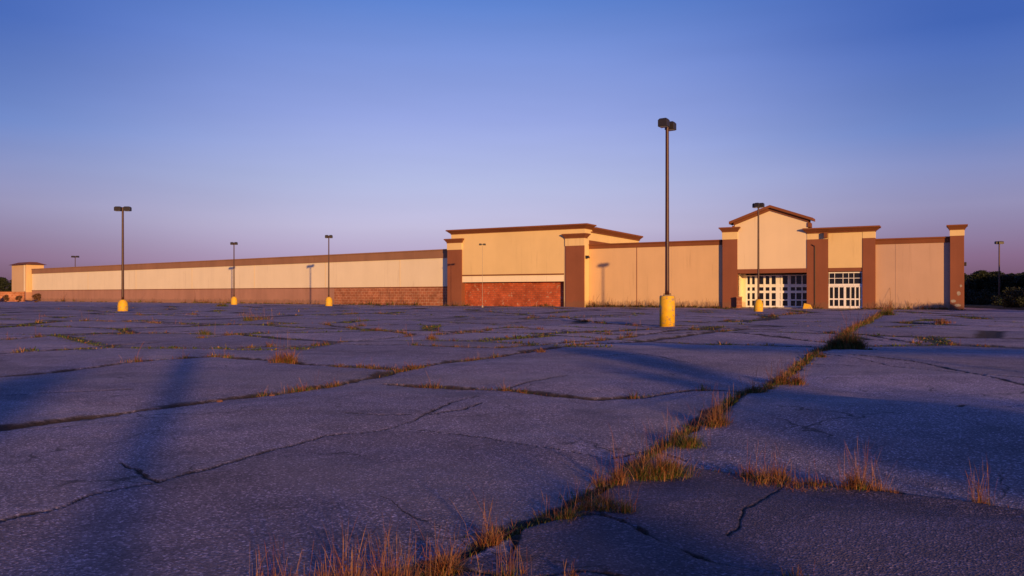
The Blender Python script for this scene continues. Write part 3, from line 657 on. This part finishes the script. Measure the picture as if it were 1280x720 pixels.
for pts, wd, den, hh, kind in LINES:
    gp = [G(*p) for p in pts]
    for a, b_ in zip(gp, gp[1:]):
        Ls = math.hypot(b_[0]-a[0], b_[1]-a[1]); mx_, my_ = (a[0]+b_[0])/2, (a[1]+b_[1])/2; dist = math.hypot(mx_, my_)
        if my_ < 2.5: continue
        step = .12+.012*dist; k_ = max(1, int(Ls/step)); ea = math.atan2(b_[1]-a[1], b_[0]-a[0])
        for i in range(k_):
            t = (i+random.random())/k_; x = a[0]+t*(b_[0]-a[0]); y = a[1]+t*(b_[1]-a[1])
            dens = float(vnoise(x, y, .9, 33))*2.2+float(vnoise(x, y, .25, 43))*1.6
            if kind == 'main': dens = .85+dens*.7
            else: dens = .12+dens*.9
            if dens <= .0: continue
            dens = min(dens, 1.3); lod = max(1.0, dist/6)
            gsz = hh*(.5+.7*dens)
            if kind in ('cross', 'lip') and RNG.random() < .38*min(1, step/.3): patch(gs, x, y, 90*step/.25/lod**.4, .10+.006*dist, (.10+.12*RNG.random())*(1+.01*dist), .6, .02, .005*lod**.8)
            if kind == 'main' and float(vnoise(x, y, .5, 91)) > -.42: patch(gs, x, y, 620*step/lod**.45, .13*(1+.02*dist), .10+.004*dist, .86, .01, .006*lod**.75, ell=2.4, ea=ea)
            patch(gs, x, y, den*step*dens/lod**.55, (wd*1.6+.015)*(1+.02*dist), gsz, .80 if kind == 'main' else .62, .02, .0045*lod**.75, ell=2.2, ea=ea)
# farther joints: short weeds
cnt = 0
PX = RNG.uniform(-80, 1360, 30000); PY = HY+RNG.uniform(13.3, 66, 30000); ZZ = CH*F/(PY-HY); XX = (PX-CX)/F*ZZ
ok = (ZZ < 110) & (ZZ > 19)
ok &= ~((((XX-OX)*NX+(ZZ-OZ)*NY) > -.8) & (XX > -41)) & ~((XX < jx) & ((XX-jx)*VX+(ZZ-jz)*VY > -.8)) & ~((XX-50.5)*38-(ZZ-76)*14.5 > 40)
ok &= RNG.random(30000) < np.clip((ZZ-12)/40, .12, 1)
ok &= (cells(XX, ZZ) < .22+.002*ZZ) & (vnoise(XX, ZZ, .16, 51) > -.16)
for x, y in zip(XX[ok], ZZ[ok]):
    patch(gs, x, y, 12, .34, (.09+.0012*y+.22*RNG.random()*(RNG.random() < .10))*(.7+.9*max(0, float(vnoise(x, y, .3, 66)))), .93, .0, .022+.0007*y)
go2 = gs.build('crack_grass'); tag(go2, 'low dry and green grass growing in the pavement cracks', 'grass', kind='stuff')
# weeds along the foot of the store
gs = Grass()
def foot(x, y, hmax, n=22):
    patch(gs, x, y, n, .35, hmax, .72, .08, .05)
for i in range(260):
    s_ = RNG.uniform(-40, 25.5); 
    if 2.2 < s_ < 9.7 or 12.2 < s_ < 15.6: 
        if RNG.random() > .25: continue
    dn = float(vnoise(s_*1.0, 3, .35, 61))
    if dn < -.05: continue
    x, y = localpt(s_, RNG.uniform(.3, 1.0)+(1.4 if s_ < -17.6 else 0)+(.5 if s_ > 0 else 0)); foot(x, y, .3+.8*max(0, dn)*RNG.random()+(.7 if RNG.random() < .06 else 0))
for i in range(240):
    t = RNG.uniform(0, wl); dn = float(vnoise(t, 9, .2, 71))
    if dn < -.1: continue
    x = jx+t*UX-VX*RNG.uniform(.3, 1.6); y = jz+t*UY-VY*RNG.uniform(.3, 1.6); foot(x, y, .4+.7*max(0, dn)+(.9 if RNG.random() < .10 else 0), 26)
for i in range(120):
    s_ = RNG.uniform(-17.4, -.2) if i < 90 else RNG.uniform(17.2, 24)
    x, y = localpt(s_, RNG.uniform(.4, 1.1)); foot(x, y, .35+.35*RNG.random()+(.7 if RNG.random() < .07 else 0), 26)
go3 = gs.build('wall_weeds'); tag(go3, 'ragged weeds growing along the foot of the store walls', 'weeds', kind='stuff')

# single tufts that can be told apart
TUFTS = [ # px, py(base), width m, height m, blades, green, tall, label, category
 (1055, 433, 1.0, 1.0, 2600, .82, .006, 'largest green bushy weed clump, in the long crack near the lot middle right', 'weed clump'),
 (540, 424, .55, .28, 300, .5, .05, 'low weed tuft in a joint below the store pier left of the brick panel', 'weed clump'),
 (362, 450, .60, .42, 700, .25, .02, 'orange dry grass tuft standing alone on the left half of the lot', 'grass tuft'),
 (615, 662, .16, .24, 380, .15, .10, 'tall thin straw tuft rising from the long crack just left of the curved slab', 'grass tuft'),
 (560, 692, .34, .19, 1200, .35, .03, 'low rusty green clump at the bottom end of the long crack', 'grass tuft'),
 (490, 714, .34, .21, 1500, .2, .07, 'dense reddish grass clump at the bottom edge of the frame', 'grass tuft'),
 (425, 724, .36, .19, 900, .12, .12, 'sparse tall reddish stalks left of the dense foreground clump', 'grass tuft'),
 (345, 726, .30, .17, 260, .05, .2, 'few thin pinkish seed stalks at the far left of the foreground grass', 'grass tuft'),
 (700, 630, .36, .17, 1100, .8, .02, 'dark green clump beside the top of the curved slab edge', 'weed clump'),
 (745, 620, .36, .19, 1200, .7, .03, 'green and rust clump just above the curved slab', 'weed clump'),
 (768, 586, .24, .22, 480, .3, .10, 'rust coloured tuft with one pale stalk halfway up the long crack', 'grass tuft'),
 (812, 578, .56, .32, 2200, .68, .03, 'wide green clump where the raised slab edge meets the long crack', 'weed clump'),
 (855, 545, .50, .28, 1300, .85, .02, 'dark green clump just past the meeting of the two slab edges', 'weed clump'),
 (893, 526, .42, .26, 800, .4, .07, 'straw tipped tuft in the long crack beyond the dark green clump', 'grass tuft'),
 (945, 494, .42, .22, 600, .85, .03, 'small dark tuft in the long crack at the edge of the shadow', 'weed clump'),
 (985, 470, .6, .36, 900, .45, .05, 'orange green clump in the long crack well before the largest clump', 'weed clump'),
 (1022, 445, .40, .20, 260, .85, .02, 'little dark weed right in front of the largest green clump', 'weed clump'),
 (960, 586, .5, .22, 900, .3, .05, 'dry fringe of grass at the left of the raised slab edge', 'grass tuft'),
 (1068, 599, .40, .24, 800, .25, .10, 'orange dry tuft in the middle of the raised slab edge', 'grass tuft'),
 (1010, 593, .55, .14, 700, .4, .04, 'low dry grass between the two taller tufts of the raised slab edge', 'grass tuft'),
 (1110, 603, .22, .09, 160, .1, .03, 'small rusty patch at the right end of the dry fringe', 'grass tuft'),
 (1228, 616, .20, .20, 90, .4, .5, 'thin pale stalks near the right frame edge', 'grass tuft'),
 (710, 708, .13, .07, 160, .0, .08, 'bright rust red tuft on the short crack of the curved slab', 'grass tuft'),
 (598, 712, .10, .08, 110, .0, .1, 'small rust red tuft left on the short crack of the curved slab', 'grass tuft'),
 (645, 700, .16, .13, 90, .5, .35, 'wispy grey green stalks on the curved slab', 'grass tuft'),
 (1108, 394, 1.5, .8, 620, .85, .04, 'dark weed bush at the far end of the long crack before the store', 'weed clump'),
 (1180, 404, 1.3, .35, 420, .05, .0, 'flat heap of dead orange brush on the far right of the lot', 'brush heap'),
 (1130, 402, 1.1, .3, 260, .8, .0, 'low olive weed patch left of the dead orange brush', 'weed clump'),
 (640, 412, 1.0, .26, 260, .85, .02, 'dark weed patch in a joint straight before the right part of the brick panel', 'weed clump'),
 (262, 417, .9, .40, 260, .85, .05, 'dark weed tuft in a joint beside the lamp post on the left', 'weed clump'),
 (305, 401, 1.2, .6, 260, .85, .05, 'dark upright weed on the lot before the thin lamp post', 'weed clump'),
 (275, 383, 1.8, 1.0, 300, .8, .05, 'dark leaning weed just left of the thin lamp post base', 'weed clump'),
 (327, 400, 1.0, .5, 200, .6, .05, 'olive weed between the thin and the dark lamp posts on the left', 'weed clump'),
 (475, 380, 1.6, 1.6, 300, .5, .05, 'tall dark weed against the terracotta block base', 'weed clump'),
 (387, 380, 1.6, 1.7, 240, .4, .08, 'tall brown weed just left of the dark lamp post base', 'weed clump'),
 (675, 440, .35, .16, 200, .1, .03, 'small orange tuft in the joint left of the tallest lamp post', 'grass tuft'),
]
for px, py, wd, hh, n, gnn, tl, lab, cat in TUFTS:
    x, y = G(px, py); gs = Grass(); z = gh(x, y); dist = math.hypot(x, y)
    w0 = .0042*max(1, dist/7)**.8
    for k_ in range(6):
        patch(gs, x+RNG.normal(0, wd*.22), y+RNG.normal(0, wd*.16), n/6, wd*.34, hh*RNG.uniform(.6, 1.05), gnn, tl, w0, base=(x, y, z))
    o = gs.build('grass_tuft' if 'tuft' in cat else 'brush_heap' if 'heap' in cat else 'weed_clump'); o.location = (x, y, z); tag(o, lab, cat, 'single tufts of weeds growing out of the cracks')

# broken asphalt pieces along the cracks
for k_, (px, py, sz, lab) in enumerate([(340, 489, .09, 'reddish broken stone in the crack, the right one of two on the left side'), (275, 497, .10, 'reddish broken stone in the crack, the left one of two on the left side'), (921, 694, .05, 'small pale pebble on the foreground slab'), (752, 619, .09, 'pale broken lump of asphalt among the grass above the curved slab')]):
    x, y = G(px, py); bm = bmesh.new(); bmesh.ops.create_icosphere(bm, subdivisions=2, radius=sz/2)
    for v_ in bm.verts: v_.co *= random.uniform(.75, 1.15); v_.co.z *= .5
    me = bpy.data.meshes.new('broken_stone'); bm.to_mesh(me); bm.free(); me.materials.append(M['conc'] if k_ > 1 else M['brown'])
    o = bpy.data.objects.new('broken_stone', me); COL.objects.link(o); o.location = (x, y, gh(x, y)+sz*.1); tag(o, lab, 'stone')

# ------------------------------------------------------------------ trees
def crown_mesh(name, h, r, nl, ls, low=.15, clumps=26, seed=1, mat='leaf', flat=1.0):
    g_ = np.random.default_rng(seed); cs = []
    for i in range(clumps):
        t = g_.uniform(low, 1); rr = r*math.sin(min(1, (1.08-t)*1.5)*PI/2)*g_.uniform(.2, .95); a = g_.uniform(0, 2*PI)
        cs.append((rr*math.cos(a), rr*math.sin(a), h*t*.95, g_.uniform(.16, .34)*r))
    cs = np.array(cs); idx = g_.integers(0, clumps, nl); c = cs[idx]
    d = g_.normal(0, 1, (nl, 3)); d /= np.linalg.norm(d, axis=1)[:, None]; d *= (g_.uniform(0, 1, nl)**.4)[:, None]
    p = c[:, :3]+d*c[:, 3:4]*np.array([1, 1, .8*flat])*1.25; p[:, 2] = np.abs(p[:, 2])
    u = g_.normal(0, 1, (nl, 3)); u /= np.linalg.norm(u, axis=1)[:, None]; w_ = np.cross(u, g_.normal(0, 1, (nl, 3))); w_ /= np.linalg.norm(w_, axis=1)[:, None]
    s_ = ls*g_.uniform(.5, 1.3, nl)[:, None]
    V = np.stack([p-u*s_, p+w_*s_*.5, p+u*s_, p-w_*s_*.5], 1).reshape(-1, 3)
    Fq = (np.arange(nl)[:, None]*4+np.arange(4)).tolist()
    me = bpy.data.meshes.new(name); me.from_pydata(V.tolist(), [], Fq); me.materials.append(M[mat]); me.update(); return me
def trunk_mesh(name, h, r, seed):
    g_ = random.Random(seed); a = MB(); p = Vector((0, 0, -.3)); rr = r
    for i in range(5):
        q_ = Vector((p.x+g_.uniform(-.12, .12), p.y+g_.uniform(-.12, .12), h*.16*(i+1))); a.tube(p, q_, rr, rr*.8, 9); 
        if i > 1:
            for k_ in range(3):
                an = g_.uniform(0, 6.3); a.tube(q_, q_+Vector((math.cos(an)*h*.22, math.sin(an)*h*.22, h*.2)), rr*.4, rr*.12, 6)
        p = q_; rr *= .8
    bmesh.ops.recalc_face_normals(a.bm, faces=a.bm.faces); me = bpy.data.meshes.new(name); a.bm.to_mesh(me); a.bm.free(); me.materials.append(M['bark']); return me
VAR = [(crown_mesh('crown', 5.6, 2.6, 11000, .17, .05, 34, 100+i), trunk_mesh('trunk', 5.6, .16, i)) for i in range(3)]
VARP = (crown_mesh('crown', 6.5, 1.5, 7000, .15, .08, 26, 200), trunk_mesh('trunk', 6.5, .14, 9))
def tree(x, y, sc_, var, lab, group, name='tree', sz=1.0, rz=None):
    t = empty(name, (x, y, 0), random.uniform(0, 6.3) if rz is None else rz); t.scale = (sc_, sc_, sc_*sz)
    for nm, me_ in zip(('crown', 'trunk'), var):
        o = bpy.data.objects.new(nm, me_); COL.objects.link(o); o.parent = t
    tag(t, lab, 'tree', group); return t
# dark growth beyond the edge of the lot right of the store
rt = random.Random(5)
TG = 'dark trees of the tree line right of the store'
ORD = ['first', 'second', 'third', 'fourth', 'fifth', 'sixth', 'seventh', 'eighth', 'ninth', 'tenth', 'eleventh', 'twelfth', 'thirteenth', 'fourteenth']
for i in range(9):
    px = 1206+i*13; tree(XL(px, 158), 158+rt.uniform(-3, 6), .92+.1*rt.random(), VAR[(i+1) % 3], ORD[i]+' dark tree of the hind row of the tree line, counted rightwards', TG, sz=rt.uniform(.9, 1.1)).scale.xy = (1.3, 1.3)
for i in range(14):
    px = 1200+i*8.2; z = 134+rt.uniform(-3, 9)
    tree(XL(px, z), z, (.74+.16*rt.random()), VAR[i % 3], ORD[i]+' dark tree of the tree line, counted rightwards from the end pier', TG, sz=rt.uniform(.95, 1.15)).scale.xy = (1.15, 1.15)
LOWB = (crown_mesh('crown', 1.7, 1.5, 2200, .11, .02, 14, 320), trunk_mesh('trunk', 1.4, .05, 29))
for i, (px, z, sc_, lab) in enumerate([(1272, 96, 1.25, 'low dark bush on the verge near the right frame edge'), (1262, 112, 1.3, 'low dark bush on the verge right of the far lamp post'), (1232, 122, 1.2, 'low dark bush on the verge left of the far lamp post'), (1216, 126, 1.2, 'low dark bush on the verge just right of the end pier'), (1290, 88, 1.3, 'low dark bush cut by the right frame edge')]):
    tree(XL(px, z), z, sc_, LOWB, lab, 'low bushes on the dark verge', 'bush')
# dark trees at the far left
for i, lab in enumerate(('dark tree cut by the left frame edge beyond the store', 'dark tree just left of the hipped tower at the far left end', 'dark tree half hidden behind the hipped tower')):
    tree(XL(-4+i*10, 226), 228+i*4, 1.15, VAR[i % 3], lab, 'trees beyond the left end of the store')
DB = (crown_mesh('crown', 1.9, 1.3, 1500, .13, .05, 12, 300, 'drybush'), trunk_mesh('trunk', 1.7, .06, 19))
for px, z, s_, lab in ((47, 168, .95, 'reddish dry bush at the left end of the terracotta base'), (24, 172, .7, 'small dry bush just left of the reddish bush'), (8, 176, .8, 'dry bush before the low block wall near the frame edge'), (-6, 180, .9, 'dry bush cut by the left frame edge')):
    tree(XL(px, z), z, s_, DB, lab, 'dry bushes at the far left', 'dry_bush')

# unseen trees behind and right of the viewer, added and shaped for their shadows
SG = 'unseen trees added out of view for the shade they cast'
BIG = [(crown_mesh('crown', 9, 3.6, 9000, .34, .2, 36, 400+i), trunk_mesh('trunk', 9, .3, 30+i)) for i in range(2)]
BIGS = (crown_mesh('crown', 9, 3.6, 2600, .30, .12, 40, 450), trunk_mesh('trunk', 9, .3, 45))
VARS = (crown_mesh('crown', 6.5, 1.7, 1700, .17, .05, 24, 460), trunk_mesh('trunk', 6.5, .12, 46))
BIGM = (crown_mesh('crown', 9, 3.6, 5200, .32, .15, 40, 470), trunk_mesh('trunk', 9, .3, 47))
VARM = (crown_mesh('crown', 6.5, 1.7, 3200, .17, .05, 26, 480), trunk_mesh('trunk', 6.5, .12, 48))
def sunward(x, y, dist): return (x+math.sin(R(SUN_AZ))*dist, y-math.cos(R(SUN_AZ))*dist)
for i in range(8):
    x, y = XL(1195+i*20, 128), 128
    x, y = sunward(x, y, 42+rt.uniform(0, 6)); tree(x, y, 1.25, BIG[i % 2], 'broad unseen tree off to the right, added to shade the tree line', SG)
for i in range(9):
    x, y = 54+i*3, 76+i*6; x, y = sunward(x, y, 30); tree(x, y, .72, BIG[i % 2], 'broad unseen tree off to the right, added to shade the verge', SG)
x, y = localpt(22.2, 0); x, y = sunward(x, y, 30); tree(x, y, .95, VAR[1], 'broad low tree off to the right, shading the end of the right wing', SG, sz=.85)
x, y = localpt(19.0, 0); x, y = sunward(x, y, 31); tree(x, y, .75, VAR[2], 'smaller low tree off to the right, shading the right wing', SG, sz=.8)
# (lateral position across the sun's direction, distance down the lot where the tip of the shadow falls, distance of the tree, crown, squeeze)
WD = ORD+['fifteenth', 'sixteenth', 'seventeenth']
for i_w, (l_, zt, D, v_, wx_) in enumerate(sorted([(-11, 13, 66, BIG[0], 1.0), (-6.5, 13.5, 62, BIG[1], .9), (-3.2, 12.8, 62, BIG[0], .55), (-.75, 23, 60, VARS, .38), (2.6, 6.2, 34, BIGS, .35), (6.7, 10.6, 50, BIGM, .5),
                           (8.2, 12.6, 56, BIGM, .6), (10.8, 10.4, 56, BIGM, .75), (14, 9.5, 58, BIGM, .9), (9.3, 25, 60, VARS, 1.1), (7.6, 17, 58, VARM, .9)], key=lambda q_: q_[0])):
    x0 = (l_-math.sin(R(SUN_AZ))*zt)/math.cos(R(SUN_AZ)); x, y = sunward(x0, zt, D); hw = D*math.tan(R(SUN_EL)); hm_ = 9.0 if v_ in BIG or v_ in (BIGS, BIGM) else 6.5
    t_ = tree(x, y, 1, v_, WD[i_w]+' leafy tree added behind the viewer for its shadow, counted rightwards', SG); k2 = hw/hm_; t_.scale = (wx_*1.0, wx_*1.0, k2)
# unseen panel on posts, added to cast the straight shade band on the lot
x, y = sunward(12.5, 21.9, 40); hz_ = 40*math.tan(R(SUN_EL))
t_ = empty('shade_panel', (x, y, 0), -R(13)); tag(t_, 'long narrow panel on two posts behind the viewer, added to cast shade on the lot', 'sign')
a = MB(); a.box(-9, 11, -.12, .12, hz_-.38, hz_+.38); a.build('panel', M['grey'], t_)
for xx_ in (-5, 7):
    a = MB(); a.tube((xx_, .2, -.3), (xx_, .2, hz_), .07, .07, 10); a.build('post', M['bronze'], t_)
